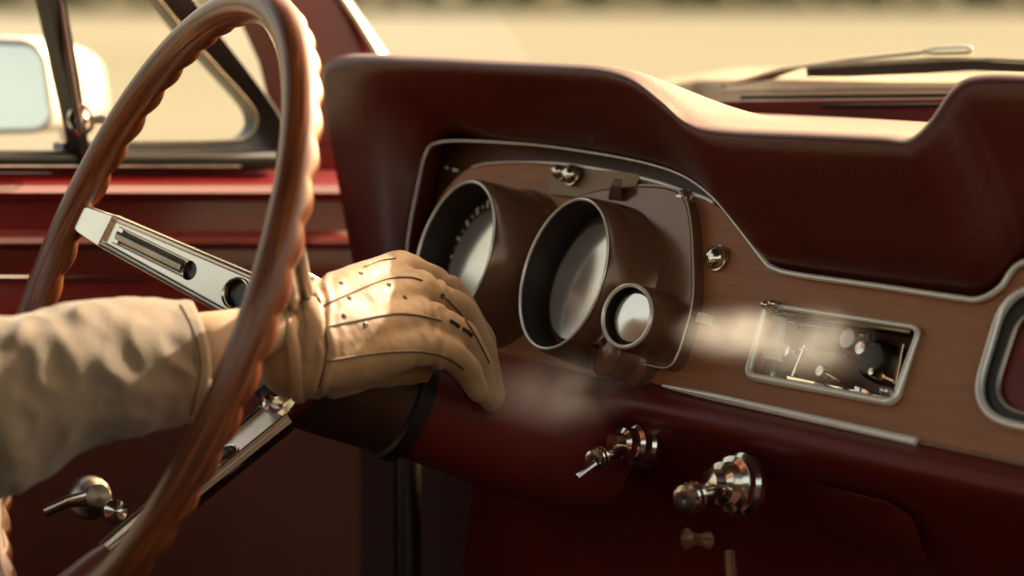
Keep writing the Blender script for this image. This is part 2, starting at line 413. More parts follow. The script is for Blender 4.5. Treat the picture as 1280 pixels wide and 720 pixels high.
# ---- bezel on the far right
def ringpanel(q, off, r, m, name, parent, rad=.3):
    mb = MB(); mb.tube(onl(rrect(q, rad, 8), off), r, 10, closed=True); return mb.build(name, M[m], parent)
Q1 = [(1212, 520), (1262, 352), (1560, 400), (1560, 590)]
gb = ringpanel(Q1, .004, .0030, 'bright', 'passenger_bezel', car, .33)
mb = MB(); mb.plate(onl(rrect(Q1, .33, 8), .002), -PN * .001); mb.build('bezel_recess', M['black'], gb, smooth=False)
Q2 = [(1238, 508), (1280, 380), (1540, 420), (1540, 570)]
ringpanel(Q2, .008, .0016, 'steel', 'inner_bezel', gb, .33)
mb = MB(); mb.plate(onl(rrect(Q2, .33, 8), .006), -PN * .002); mb.build('bezel_plate', M['lowervinyl'], gb, smooth=False)
# ---- lower dashboard
def ylow(px): return 483 + (px - 830) * .2185 + (0 if px > 800 else (800 - px) * .16)
cols = []
for k in range(46):
    px = 610 + k * 22
    y = ylow(px); c = []
    for dy, off in ((-10, -.004), (4, .001), (10, .012), (22, .022), (38, .024), (56, .012), (76, -.010), (110, -.05), (160, -.11), (240, -.15), (420, -.18), (700, -.19)):
        x = px + dy * -.10
        c.append(on(x, y + dy * (1 if px > 720 else 1 - (720 - px) * .002), off))
    cols.append(c)
mb = MB(); mb.loft(cols, closed=False); mb.build('lower_dashboard', M['lowervinyl'], car, sub=1)
mb = MB(); mb.plate([on(1012, 603, -.006), on(1108, 626, -.006), on(1128, 640, -.010), on(1150, 700, -.060), on(1030, 676, -.060)], -PN * .01)
mb.build('ashtray', M['lowervinyl'], car, bevel=.0015)
# pull knobs under the panel
def pull(cx, cy, kx, ky, d, rE, rK, label, key=False):
    c = P(cx, cy, d); k = P(kx, ky, d - .035); ax = (k - c).normalized(); L = (k - c).length
    esc = D(-.80, -.58, .10).normalized()
    mb = MB(); mb.lathe(c, esc, [(rE * .7, -.012), (rE, -.006), (rE, -.002), (rE * .86, .0), (rE * .84, .004), (rE * .88, .006), (rE * .70, .008), (rE * .62, .013), (rE * .66, .015), (rE * .45, .017), (rE * .38, .024), (.0004, .025)], 40)
    o = mb.build('control_knob', M['chrome'], car, label=label)
    mb = MB(); mb.lathe(c, ax, [(rK * .55, 0), (rK * .5, L * .3), (rK * .62, L * .34), (rK * .5, L * .4), (rK * .45, L * .8), (rK * .6, L * .85)], 20); mb.build('stem', M['chrome'], o)
    mb = MB(); mb.lathe(k, ax, [(rK * .50, -rK * .8), (rK * .9, -rK * .6), (rK, -rK * .35), (rK * .86, -rK * .25), (rK, -rK * .1), (rK, rK * .2), (rK * .86, rK * .3), (rK * .98, rK * .4), (rK * .9, rK * .7), (rK * .5, rK * .8), (.0004, rK * .7)], 24); mb.build('knob_head', M['chrome'], o)
    return o
p1 = pull(800, 556, 748, 573, 1.900, .0155, .0075, 'polished ignition knob with key under the small gauge')
mb = MB(); a = P(745, 580, 1.855); b = P(722, 597, 1.85)
mb.tube([a, (a + b) / 2, b], [.0022, .0018, .0026], 8); mb.build('key', M['chrome'], p1)
p2 = pull(922, 606, 864, 622, 1.800, .0205, .0098, 'larger polished pull knob nearer the radio')
mb = MB(); mb.lathe(P(890, 676, 1.80), D(-.8, -.5, .1).normalized(), [(.004, 0), (.006, .003), (.004, .012), (.007, .02), (.0004, .024)], 16)
mb.tube([P(912, 690, 1.80), P(915, 730, 1.79)], .004, 8)
mb.build('hood_release', M['tube'], car)
# ---- steering column
hub = P(350, 446, 1.86); CD = D(.85, .42, -.27).normalized()
def colpt(s): return hub + CD * s
mb = MB(); mb.lathe(hub, CD, [(.030, .012), (.041, .014), (.0425, .03), (.0435, .083), (.043, .086)], 64, ); collar = mb.build('column_collar', mat('dark_bronze_collar', (.075, .036, .020), .3, metal=.2, nscale=25, ncol=(.05, .022, .012), rvar=.06), car)
mb = MB(); mb.lathe(hub, CD, [(.040, .080), (.0465, .084), (.0465, .094), (.042, .096)], 64); mb.build('collar_gasket', M['black'], collar)
mb = MB(); mb.lathe(hub, CD, [(.041, .09), (.044, .14), (.047, .18), (.048, .22), (.044, .25), (.03, .26)], 64); mb.build('steering_column', M['lowervinyl'], car)
# ---- steering wheel
WC = P(170.1, 384.8, 1.8); WA = D(.8354, .4293, -.3431).normalized(); WR = .2070
def cross_f(x, y): return x.cross(y)
av = Vector((.8354, .4293, -.3431)); e1 = av.cross(Vector((0, 0, 1))).normalized(); e2 = e1.cross(av)
E1 = D(*e1); E2 = D(*e2)
def rimdir(deg): return E1 * math.cos(R(deg)) + E2 * math.sin(R(deg))
NS, NT = 720, 40
rings = []
for i in range(NS):
    th = 360 * i / NS; dr = rimdir(th); c = WC + dr * WR
    grip = abs(math.sin(R(th) * 24)) * 2 - 1
    ring = []
    for j in range(NT):
        t = 2 * PI * j / NT                 # 0: outwards, 90: away from the driver
        bk = max(0, math.sin(t)) ** 2
        r = .0114 + bk * (.0014 + .0017 * grip) + .0003 * math.cos(2 * t)
        for g in (0.0, PI):                 # fine grooves either side where the strips meet
            dd = abs((t - g - .55 + PI) % (2 * PI) - PI)
            r -= .0007 * math.exp(-(dd / .09) ** 2)
        ring.append(c + dr * math.cos(t) * r + WA * math.sin(t) * r)
    rings.append(ring)
mb = MB(); mb.loft(rings, loop=True, uvs=True)
wheel = mb.build('steering_wheel', M['wood'], car, angle=80)
wh = WC + WA * .110                         # hub in the dish
TW = 10
def spoke(deg, lab, up_off=0.0, boss=False, twist=0):
    dr = rimdir(deg); tg = WA.cross(dr).normalized()
    A = WC + dr * (WR - .004) + WA * .002
    B = wh + (dr if not boss else rimdir(284)) * .034 + E2 * up_off
    x = (B - A).normalized(); L = (B - A).length
    nrm = tg.cross(x).normalized()
    if nrm.dot(WA) > 0: nrm = -nrm          # towards the driver
    if twist:
        rot = Matrix.Rotation(R(twist), 3, x); tg = rot @ tg; nrm = rot @ nrm
    def q(s, w, h=0): return A + x * s + tg * w + nrm * h
    w0, w1 = .0112, .0188
    wd = lambda s: w0 + (w1 - w0) * (s / L)
    n = 14
    up = [(s, wd(s)) for s in (L * ((.31 if boss else .16) + (.69 if boss else .84) * k / n) for k in range(n + 1))]
    pts = [q(s, w) for s, w in up] + [q(s, -w) for s, w in reversed(up)]
    mb = MB(); mb.plate([p + nrm * .001 for p in pts], -nrm * .0035)
    o = mb.build('spoke', M['alu'], wheel, bevel=0, label=lab)
    cs = []
    for s, r in ((L * .78, .0098), (L * .555, .0068)):
        c = MB(); c.lathe(q(s, 0, -.01), nrm, [(r, 0), (r, .02)], 32); cs.append(c.build('cut', M['alu']))
    c = MB(); a0, a1, rs = L * .22, L * .54, .0062
    pl = [q(a0, -rs)] + [q(a1 + rs * math.cos(R(t)), rs * math.sin(R(t))) for t in range(-90, 91, 15)] + [q(a0, rs)]
    c.plate([p - nrm * .0012 for p in pl], nrm * .01); cs.append(c.build('cut', M['alu']))
    cut(o, cs)
    md = o.modifiers.new('bevel', 'BEVEL'); md.width = .0005; md.segments = 2; md.limit_method = 'ANGLE'; md.angle_limit = R(40)
    # raised rails down both edges
    for sgn in (-1, 1):
        for o0, o1, hh in ((.0002, .0022, .0046), (.0034, .0046, .0030)):
            r_ = MB(); r_.loft([[q(s, sgn * (w - o0), -.001), q(s, sgn * (w - o0), hh * .85), q(s, sgn * (w - (o0 + o1) / 2), hh), q(s, sgn * (w - o1), hh * .85), q(s, sgn * (w - o1), .0008)] for s, w in up])
            r_.build('spoke_rail', M['alu'], o, smooth=False)
    r_ = MB(); r_.loft([[q(s, -w, -.0045), q(s, w, -.0045), q(s, w * .7, -.0105), q(s, -w * .7, -.0105)] for s, w in up]); (r_.build('spoke_back', M['frame'], o, smooth=False) if deg > 100 else None)
    r_ = MB(); r_.tube([q(L * .78, 0, .0012) + (x * math.cos(t) + tg * math.sin(t)) * .0108 for t in (2 * PI * k / 40 for k in range(40))], .0009, 6, closed=True)
    r_.build('hole_ring', M['chrome'], o)
    # reeded half round bar in the slot
    r_ = MB(); r_.tube([q(L * .20, 0, -.0032), q(L * .52, 0, -.0032)], .0052, 16); r_.build('slot_rib', M['steel'], o)
    for w in (-.0060, .0060):
        r_ = MB(); r_.tube([q(L * .20, w, .0012), q(L * .54, w, .0012)], .0006, 8); r_.build('slot_rib', M['bright'], o)
    if boss:
        e = MB(); e.tube([q(t_, 0, .001) for t_ in (-.004, L * .06, L * .16, L * .26, L * .305, L * .315)], [.0125, .0125, .0120, .0110, .0090, .004], 20, squash=nrm, sq=.62)
        e.build('end_boss', M['darkwood'], o)
        return o
    # bright end block at the rim
    e = MB(); e.loft([[q(s, -w, h0), q(s, w, h0), q(s, w, h1), q(s, -w, h1)] for s, w, h0, h1 in ((0, .006, -.004, .004), (L * .05, .0098, -.003, .005), (L * .165, .0122, -.002, .0048))])
    e.build('end_block', M['alu'], o, bevel=.0008)
    return o
def spoke_wrap():
    pass
spoke(160.5, 'upper left spoke, wholly in view', .022); spoke(270, 'lower spoke crossing behind the near side of the rim', 0, True, TW); spoke(16.0, 'spoke hidden behind the near side of the rim')
mb = MB(); mb.lathe(wh + WA * .004, -WA, [(.030, -.012), (.0375, -.004), (.0395, 0), (.0385, .003), (.034, .0045), (.0325, .002), (.029, .002), (.026, .008), (.016, .012), (.0004, .013)], 64)
hubo = mb.build('hub', M['chrome'], wheel)
mb = MB(); mb.lathe(wh - WA * .011, -WA, [(.0255, 0), (.0235, .006), (.015, .010), (.0004, .0115)], 48); mb.build('horn_button', M['black'], hubo)
mb = MB()
for k in range(6):
    c = wh - WA * .003 + rimdir(k * 60 + 20) * .0285
    mb = MB(); mb.lathe(c, -WA, [(.0028, 0), (.0026, .002), (.0004, .003)], 12); mb.build('hub_bolt', M['chrome'], hubo)
mb = MB(); mb.plate([P(350, 322, 1.80), P(404, 352, 1.815), P(402, 372, 1.815), P(350, 380, 1.80)], D(.002, .004, 0)); mb.build('horn_bracket', M['alu'], hubo, bevel=.0008)
# ---- door
def doord(px): return 2.16 + (px + 60) / 460 * .24
drows = [(188, -.03), (213, -.03), (215, -.004), (218, .006), (232, .028), (241, .033), (246, .030), (252, .020), (288, .016), (293, .020), (297, .032), (304, .034), (309, .028), (313, .010), (330, .008), (362, .010), (384, .016), (396, .016), (402, -.01)]
cols = []
for px in range(-300, 480, 30):
    cols.append([P(px, y, doord(px) - off) for y, off in drows])
mb = MB(); mb.loft(cols, closed=False)
door = mb.build('door', M['paint'], car, angle=25)
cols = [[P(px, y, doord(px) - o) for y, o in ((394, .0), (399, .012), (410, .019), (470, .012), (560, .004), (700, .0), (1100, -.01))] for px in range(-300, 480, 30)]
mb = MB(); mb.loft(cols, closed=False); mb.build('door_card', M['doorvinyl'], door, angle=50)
mb = MB(); mb.tube([P(x, 346.5, doord(x) - .012) for x in range(-300, 187, 20)], .0019, 8, squash=Vector((0, 0, 1)), sq=.9); mb.build('door_trim', M['chrome'], door)
mb = MB(); mb.tube([P(x, 201, doord(x) - .004) for x in range(-300, 350, 20)], .0085, 12); mb.build('window_sill', M['black'], door)
mb = MB(); mb.tube([P(x, 208, doord(x) - .012) for x in range(-300, 316, 20)], .0016, 8); mb.build('sill_moulding', M['steel'], door)
inn = spline([(80, 178), (200, 178.5), (285, 177), (306, 173), (318, 161), (319, 147), (309, 129), (272, 88), (236, 48), (190, -8), (150, -60)], 5)
out = spline([(80, 204), (200, 204), (310, 204), (340, 204), (356, 196), (360, 172), (350, 142), (312, 88), (278, 44), (236, -12), (196, -70)], 5)
dv = lambda x: doord(x) + .012
mb = MB(); mb.strip([P(x, y, dv(x) - .012) for x, y in inn], [P(x, y, dv(x) - .02) for x, y in out], FWD.cross(Vector((0, 0, 1))).normalized() * -.02)
mb.build('vent_window_frame', M['frame'], door, smooth=True, bevel=.002)
mb = MB(); mb.tube([P(x + 1.5, y - 1.5, dv(x) - .016) for x, y in inn], .0011, 8); mb.build('frame_edge', M['steel'], door)
bar = [[(36, -60), (60, -60), (92, -60)], [(44, 0), (60, 0), (82, 0)], [(66, 100), (82, 100), (100, 100)], [(90, 205), (104, 205), (114, 190)]]
mb = MB()
mb.loft([[P(x0, y, dv(x0)), P(x0, y, dv(x0) - .016), P(x1, y, dv(x0) - .022), P(x2, y, dv(x0) - .014), P(x2, y, dv(x0))] for (x0, y), (x1, _), (x2, _2) in bar])
mb.build('division_bar', M['frame'], door, angle=20)
mb = MB(); mb.tube([P(66, -60, dv(60) - .024), P(79, 30, dv(60) - .024), P(90, 100, dv(60) - .024), P(101, 165, dv(60) - .024)], .0022, 8); mb.build('division_moulding', M['recess'], door)
# vent latch
mb = MB(); c = P(101, 150, dv(100) - .034); X = Vector((1, 0, 0)); Z = Vector((0, 0, 1))
mb.tube([c + (X * math.cos(t) * .0095 + Z * math.sin(t) * .0110) for t in (2 * PI * k / 24 for k in range(24))], .0018, 8, closed=True)
lt = mb.build('vent_latch', M['chrome'], door)
mb = MB(); mb.lathe(c + Vector((0, .006, 0)), Vector((0, -1, 0)), [(.006, 0), (.005, .006), (.003, .009), (.0004, .010)], 16); mb.build('latch_button', M['chrome'], lt)
mb = MB(); mb.tube([c + X * .007, c + X * .016 + Z * .001, c + X * .026 - Z * .003], [.003, .0038, .0026], 10); mb.build('latch_handle', M['chrome'], lt)
vg = [(118, 176), (200, 177), (300, 174), (317, 158), (308, 130), (236, 50), (150, -60), (94, -60), (84, 0)]
mb = MB(); mb.plate([P(x, y, dv(x) - .006) for x, y in vg], FWD.cross(Vector((0, 0, 1))).normalized() * -.002)
mb.build('vent_window_glass', M['glass'], door, smooth=False)
# window crank
mb = MB(); c = P(112, 622, 1.98); mb.lathe(P(112, 622, 2.02), D(.3, -.95, .1), [(.016, 0), (.014, .01), (.009, .014), (.008, .04), (.0004, .042)], 24)
ck = mb.build('window_crank', M['steel'], door)
mb = MB(); mb.tube([c + D(0, -.01, 0), P(85, 627, 1.97), P(55, 640, 1.965)], [.006, .0045, .004], 10, squash=Vector((0, 1, .2)), sq=.6); mb.build('crank_arm', M['chrome'], ck)
mb = MB(); mb.lathe(P(142, 640, 1.96), D(.2, -.95, .1), [(.007, 0), (.009, .006), (.008, .02), (.0004, .024)], 20); mb.build('crank_knob', M['chrome'], ck)
# ---- side mirror
MC = P(8, 108, 2.62)
mq = rrect([(-62, 166), (-62, 52), (52, 55), (66, 163)], .28, 6)
mq = [(x, y) for x, y in mq]
def msec(cx, cy, s, d, sy=None):
    return [P(cx + (x - 2) * s, cy + (y - 109) * (sy or s), d) for x, y in mq]
secs = [msec(2, 108, 1.02, 2.620), msec(3, 107, 1.10, 2.632), msec(20, 106, 1.12, 2.66), msec(45, 106, 1.04, 2.70), msec(68, 106, .92, 2.75), msec(88, 107, .78, 2.80), msec(104, 108, .56, 2.84), msec(112, 109, .28, 2.865), msec(114, 109, .02, 2.870)]
mb = MB(); mb.loft(secs, capa=False); mir = mb.build('side_mirror', M['white'], door, sub=1)
mb = MB(); mb.plate(msec(2, 108, 1.0, 2.622), D(0, .002, 0)); mb.build('mirror_glass', M['mirror'], mir, smooth=False)
mb = MB(); mb.tube(msec(2, 108, 1.02, 2.618), .0028, 10, closed=True); mb.build('mirror_rim', M['chrome'], mir)
mb = MB(); mb.tube([P(84, 130, 2.74), P(90, 165, 2.70), P(96, 215, 2.66)], [.014, .011, .016], 16); mb.build('mirror_stalk', M['white'], mir)
# ---- windscreen pillar, header and roof
mb = MB(); pil = [(228, -80), (283, -20), (318, 40), (352, 100), (372, 150), (376, 240), (376, 520), (560, 520), (500, 100), (466, 62), (420, -5), (372, -80)]
nD = D(-.5, -.85, .1).normalized()
mb.plate([P(x, y, 2.42 + (x - 300) * .0004) for x, y in pil], -nD * .03)
mb.build('windscreen_pillar', M['paint'], car, bevel=.006, smooth=True)
mb = MB(); mb.tube([P(375, -80, 2.46), P(424, -5, 2.47), P(446, 28, 2.475), P(468, 64, 2.48), P(480, 90, 2.48)], .0042, 10); mb.build('windscreen_moulding', M['chrome'], car)
mb = MB(); mb.strip([P(270, -80, 2.41), P(322, 0, 2.415), P(362, 80, 2.42), P(392, 170, 2.43), P(395, 260, 2.43)], [P(240, -80, 2.44), P(296, 5, 2.44), P(330, 80, 2.44), P(352, 170, 2.44), P(352, 260, 2.44)], nD * .01)
mb.build('pillar_welt', M['lowervinyl'], car, bevel=.003)
kick = [(300, 200), (460, 200), (500, 460), (1000, 640), (1400, 720), (1500, 1200), (300, 1200)]
mb = MB(); mb.plate([P(300, 230, 2.50), P(520, 240, 2.50), P(900, 520, 2.45), P(1500, 640, 2.3), P(1500, 1500, 2.3), P(300, 1500, 2.5)], D(0, .02, 0)); mb.build('firewall', M['carpet'], car, smooth=False)
mb = MB(); mb.tube([P(509, 560, 2.20), P(509, 620, 2.20), P(510, 900, 2.20)], .011, 16); mb.build('brake_pedal_arm', M['cabin'], car)
bpy.data.objects['brake_pedal_arm'].data.materials[0] = M['frame']
# unseen roof, floor, seat, passenger door and rear bulkhead, added to keep daylight out
RC = P(560, 300, 2.0)
LFT = -ACR.copy(); LFT.z = 0; LFT.normalize(); UPV = Vector((0, 0, 1)); RGT = -LFT
FW = UPV.cross(RGT).normalized() if UPV.cross(RGT).dot(FWD) > 0 else -UPV.cross(RGT).normalized()
mb = MB(); rc = RC - FWD * .62 + RGT * .25; rc.z = EYE.z + .36
mb.box(rc, FW, RGT, UPV, .62, .72, .02); mb.build('unseen_roof', M['cabin'], car, smooth=False)
mb = MB(); rc = RC - FWD * .5 + RGT * .25; rc.z = .42
mb.box(rc, FW, RGT, UPV, 1.1, .75, .02); mb.build('unseen_cabin_floor', M['carpet'], car, smooth=False)
mb = MB(); rc = RC - FWD * .52 + RGT * .30; rc.z = .66
mb.box(rc, FW, RGT, UPV, .24, .62, .10)
rc2 = RC - FWD * .80 + RGT * .02; rc2.z = .86
mb.build('unseen_seat_cushion', M['cabin'], car, bevel=.04)
mb = MB(); rc = RC + RGT * .78 - FWD * .62; rc.z = .66
pdz = .31
rc = EYE + D(0, .66, 0); rc = rc + FWD * .1; rc.z = .66
mb.box(rc, FW, RGT, UPV, .95, .04, pdz); mb.build('unseen_passenger_door', M['cabin'], car, bevel=.02)  # unseen door body, added to block skylight from low in the cabin
mb = MB(); rc = RC - FWD * 1.35 + RGT * .25; rc.z = .85
mb.box(rc, FW, RGT, UPV, .02, .72, .36); mb.build('unseen_rear_bulkhead', M['cabin'], car, smooth=False)
# windscreen
mb = MB(); b0 = on(380, 90, 0) + FWD * .26; b1 = on(1600, 130, 0) + FWD * .26
b0.z = b1.z = zb + .005
up_ = Vector((0, 0, .37)) - FWD * .30
mb.plate([b0, b1, b1 + up_, b0 + up_], FWD * .003); mb.build('windscreen', M['glass'], car, smooth=False)
# ---- cowl, wipers, bonnet
def band(pts, h, dpt, m, name, parent=car, bev=.001):
    mb = MB(); mb.loft([[P(x, y, d), P(x, y + h, d), P(x, y + h, d + dpt), P(x, y, d + dpt)] for x, y, d in pts]); return mb.build(name, M[m], parent, bevel=bev)
band([(900, 112, 2.30), (1000, 110, 2.25), (1100, 109, 2.21), (1210, 108, 2.17)], 5, .02, 'steel', 'cowl_moulding')
band([(925, 119, 2.27), (1060, 117.5, 2.21), (1210, 116, 2.15)], 6, .02, 'black', 'windscreen_gasket')
band([(900, 127, 2.20), (1060, 125, 2.15), (1215, 123, 2.10)], 60, .01, 'lowervinyl', 'defroster_panel', bev=.001)
band([(960, 131, 2.19), (1060, 130, 2.145), (1190, 129, 2.09)], 5, .004, 'black', 'defroster_slot')
mb = MB()
mb.loft([[P(x, y, d), P(x, y + 60, d), P(x, y + 60, 3.6), P(x + dx, yb, 3.6)] for x, y, d, dx, yb in ((780, 116, 2.55, 60, 100), (870, 100, 2.6, 60, 87), (960, 98, 2.5, 50, 88), (1120, 102, 2.4, 50, 95), (1400, 104, 2.3, 40, 100))])
mb.build('bonnet', M['white'], car, angle=60)
bpy.data.objects['bonnet'].data.materials[0] = mat('bonnet_sky_reflection', (.62, .55, .42), .25, coat=.5, nscale=3, ncol=(.55, .48, .36))  # cream tone puts the sky's reflection into the bonnet's colour
def wiper(arm, blade, bl2):
    mb = MB(); mb.tube([P(*p) for p in arm], [.0030, .0034, .0034, .0030], 8, squash=Vector((0, 0, 1)), sq=.55)
    w = mb.build('wiper', M['steel'], car, label='wiper lying at the foot of the windscreen')
    mb = MB(); mb.loft([[P(x, y, d), P(x, y + h, d), P(x, y + h, d + .006), P(x, y, d + .006)] for x, y, d, h in blade]); mb.build('wiper_blade', M['wiperrub'], w, smooth=False)
    mb = MB(); mb.loft([[P(x, y, d), P(x, y + h, d), P(x, y + h, d + .006), P(x, y, d + .006)] for x, y, d, h in bl2]); mb.build('wiper_blade', M['wiperrub'], w, smooth=False)
    return w
w = wiper([(908, 106, 2.34), (980, 87, 2.30), (1060, 75, 2.26), (1165, 64, 2.20)],
          [(1008, 86, 2.24, 10), (1060, 83, 2.22, 13), (1160, 78, 2.18, 14), (1215, 76, 2.16, 12), (1400, 86, 2.10, 9)],
          [(902, 106, 2.345, 3), (935, 96, 2.33, 8), (965, 90, 2.31, 9), (1000, 84, 2.30, 3)])
mb = MB(); mb.loft([[P(x, y, d), P(x, y + h, d), P(x, y + h, d + .016), P(x, y, d + .016)] for x, y, d, h in ((1010, 81, 2.25, 5), (1060, 77, 2.23, 6), (1160, 72, 2.19, 6), (1240, 72, 2.16, 5), (1400, 80, 2.12, 5))]); mb.build('wiper_bridge', M['steel'], w, bevel=.001)
mb = MB(); mb.loft([[P(x, y, d), P(x, y + h, d), P(x, y + h, d + .016), P(x, y, d + .016)] for x, y, d, h in ((1152, 61, 2.19, 6), (1170, 58, 2.18, 11), (1205, 56, 2.17, 12), (1216, 58, 2.165, 9))]); mb.build('wiper_pivot', M['chrome'], w, bevel=.002)

# ================================================================== THE DRIVER'S ARM
pb = P(-60, 560, 1.6); pb.z = .45
per = thing('person', 'driver reaching through the steering wheel in a tan leather driving glove and khaki sleeve', 'person', pb)
# sleeve
keys = [  # centre x, y, depth, half height px, tilt, half depth m
 (-260, 560, 1.56, 150, .02, .068), (-120, 535, 1.585, 122, .02, .064), (0, 514, 1.605, 115, .03, .060), (60, 490, 1.62, 105, .03, .056), (120, 468, 1.64, 94, .04, .052),
 (170, 460, 1.66, 88, .05, .048), (212, 455, 1.68, 82, .06, .044), (238, 453, 1.69, 78, .08, .042), (252, 452, 1.695, 76, .08, .041), (256, 452, 1.697, 71, .08, .037), (248, 452, 1.693, 64, .08, .033)]
fs = spline(keys, 10)
rings = []
for q, (x, y, d, hh, tl, hd) in enumerate(fs):
    ring = []
    for j in range(96):
        t = 2 * PI * j / 96
        cx, sx = math.cos(t), math.sin(t)
        lp = P(x, y, d); 
        k = 1
        # folds: ridges that run round the arm, stronger towards the elbow, plus long soft ones
        f = noise.noise(Vector((x * .018 + sx * .9, sx * 1.4 + 3, cx * 1.4))) * .055
        f += math.sin(x * .055 + 2.2 * sx + 1.3 * cx + 3 * noise.noise(Vector((x * .01, cx, sx)))) * .022 * min(1, max(0, (250 - x) / 120))
        f += noise.noise(Vector((x * .05, sx * 3, cx * 3 + 9))) * .022
        f += (.14 - abs(noise.noise(Vector((x * .028 + sx * 1.1, sx * 2.1, cx * 2.1 + 4))))) * .07
        if x > 236: f *= .4
        k += f
        px = x + hh * sx * tl * -1 * k + 16 * (1 - sx * sx) * min(1, max(0, (x - 120) / 120)) - 8
        py = y - hh * sx * k
        ring.append(P(px, py, d - cx * hd * k))
    rings.append(ring)
mb = MB(); mb.loft(rings, capa=True, capb=False); slv = mb.build('jacket_sleeve', M['cloth'], per, sub=1)
# the cuff hem: a stitched line a little back from the edge
dgs = bpy.context.evaluated_depsgraph_get(); se = slv.evaluated_get(dgs).to_mesh()
sbv = BVHTree.FromPolygons([v.co + WO[slv] for v in se.vertices], [tuple(p.vertices) for p in se.polygons])
for dx in (0, -5):
    path = []
    for x, y in spline([(226 + dx, 382), (238 + dx, 405), (248 + dx, 435), (250 + dx, 465), (243 + dx, 500), (238 + dx, 520)], 8):
        h_ = sbv.ray_cast(EYE, ray(x, y).normalized())
        if h_[0]: path.append(h_[0] + h_[1] * .0002)
    if len(path) > 3 and dx == 0:
        mb = MB(); mb.tube(path, .0006, 6); mb.build('cuff_seam', M['leatherdark'], slv)
# wrist
mb = MB(); wr = spline([(200, 440, 1.69, 44, .024), (262, 434, 1.70, 44, .026), (300, 424, 1.712, 38, .025), (345, 414, 1.727, 31, .022), (390, 416, 1.745, 32, .022)], 6)
rings = [[P(x - hh * math.sin(t) * .1, y - hh * math.sin(t), d - hd * math.cos(t)) for t in (2 * PI * j / 40 for j in range(40))] for x, y, d, hh, hd in wr]
mb.loft(rings); mb.build('wrist', M['skin'], per)
# glove: capsules fused and smoothed into one skin
mb = MB()
def cap(p, q, r0, r1, n=18, m=5):
    ax = (q - p); L = ax.length; ax.normalize()
    prof = [(r0 * math.sin(PI / 2 * k / m), -r0 * math.cos(PI / 2 * k / m)) for k in range(m)] + [(r0, 0), (r1, L)] + [(r1 * math.cos(PI / 2 * k / m), L + r1 * math.sin(PI / 2 * k / m)) for k in range(1, m + 1)]
    mb.lathe(p, ax, prof, n)
def chain(pts):
    v = [(P(x, y, d), r) for x, y, d, r in pts]
    for (a, ra), (b, rb) in zip(v, v[1:]): cap(a, b, ra, rb)
W = [(352, 418, 1.735, .0215), (352, 446, 1.735, .0215)]
chain([(366, 408, 1.742, .021), (385, 402, 1.748, .022), (440, 372, 1.795, .020), (500, 336, 1.850, .0130), (560, 366, 1.890, .0120), (601, 425, 1.897, .0105), (617, 495, 1.885, .0082)])
chain([(364, 424, 1.736, .021), (385, 418, 1.740, .022), (445, 392, 1.780, .020), (522, 362, 1.828, .0135), (577, 392, 1.864, .0120), (604, 445, 1.872, .0105), (615, 500, 1.868, .0085)])
chain([(364, 440, 1.736, .021), (385, 434, 1.735, .022), (450, 416, 1.768, .020), (532, 400, 1.806, .0135), (578, 422, 1.836, .0115), (600, 462, 1.848, .0098), (607, 496, 1.850, .008)])
chain([(366, 456, 1.738, .021), (385, 452, 1.735, .021), (450, 442, 1.763, .020), (528, 432, 1.792, .0130), (566, 444, 1.812, .0105), (586, 465, 1.826, .009), (598, 490, 1.832, .0075)])
chain([(380, 466, 1.75, .016), (420, 468, 1.778, .015), (470, 462, 1.815, .012), (525, 462, 1.845, .010)])
g = mb.build('driving_glove', M['leather'], per)
md = g.modifiers.new('r', 'REMESH'); md.mode = 'VOXEL'; md.voxel_size = .0015
md = g.modifiers.new('s', 'SMOOTH'); md.factor = .6; md.iterations = 22
bake(g)
gl = WO[g]
me = g.data
# leather creases: across the knuckles and round the wrist
NRM = [v.normal.copy() for v in me.vertices]
for v, n in zip(me.vertices, NRM):
    w = v.co + gl
    rel = w - EYE; dd = rel.dot(D(0, 1, 0)); sx_ = 640 + F * rel.x / dd; sy_ = 360 - F * rel.dot(D(0, 0, 1)) / dd
    h = noise.noise(w * 45) * .0012 + noise.noise(w * 150 + Vector((3, 1, 2))) * .0003
    k = math.exp(-((sx_ - 400) / 16) ** 2)                       # gathers behind the strap
    h += k * .0011 * math.sin(sx_ * .34 + noise.noise(w * 40) * 5)
    k = math.exp(-((sx_ - 548 + (sy_ - 380) * .12) / 20) ** 2)
    h += k * .0008 * math.sin(sx_ * .30 + noise.noise(w * 60) * 4)
    v.co = v.co + n * h
for p in me.polygons: p.use_smooth = True
dg = bpy.context.evaluated_depsgraph_get()
bv = BVHTree.FromPolygons([v.co + gl for v in me.vertices], [tuple(p.vertices) for p in me.polygons])
def hit(px, py, off=.0):
    r = bv.ray_cast(EYE, ray(px, py).normalized())
    return (r[0] + r[1] * off, r[1]) if r[0] else (None, None)
def seam(pts, r, name, off=.0004, m='leatherdark'):
    path = []
    for x, y in spline(pts, 6):
        h, n = hit(x, y, off)
        if h: path.append(h)
    if len(path) < 3: return
    mb = MB(); mb.tube(path, [r * (.4 if i in (0, len(path) - 1) else 1) for i in range(len(path))], 6); mb.build(name, M[m], g)
seam([(404, 382), (440, 366), (480, 350), (510, 347), (528, 351)], .0008, 'seam')
seam([(412, 408), (450, 400), (490, 393), (520, 394), (552, 401)], .0008, 'seam')
seam([(405, 452), (440, 446), (490, 440), (530, 440), (560, 448), (580, 462)], .0008, 'seam')
seam([(455, 334), (475, 326), (495, 323)], .0007, 'seam')
seam([(398, 372), (405, 400), (409, 430), (404, 462), (398, 485)], .0008, 'seam')
seam([(556, 372), (575, 392), (594, 420), (612, 455)], .0006, 'seam')
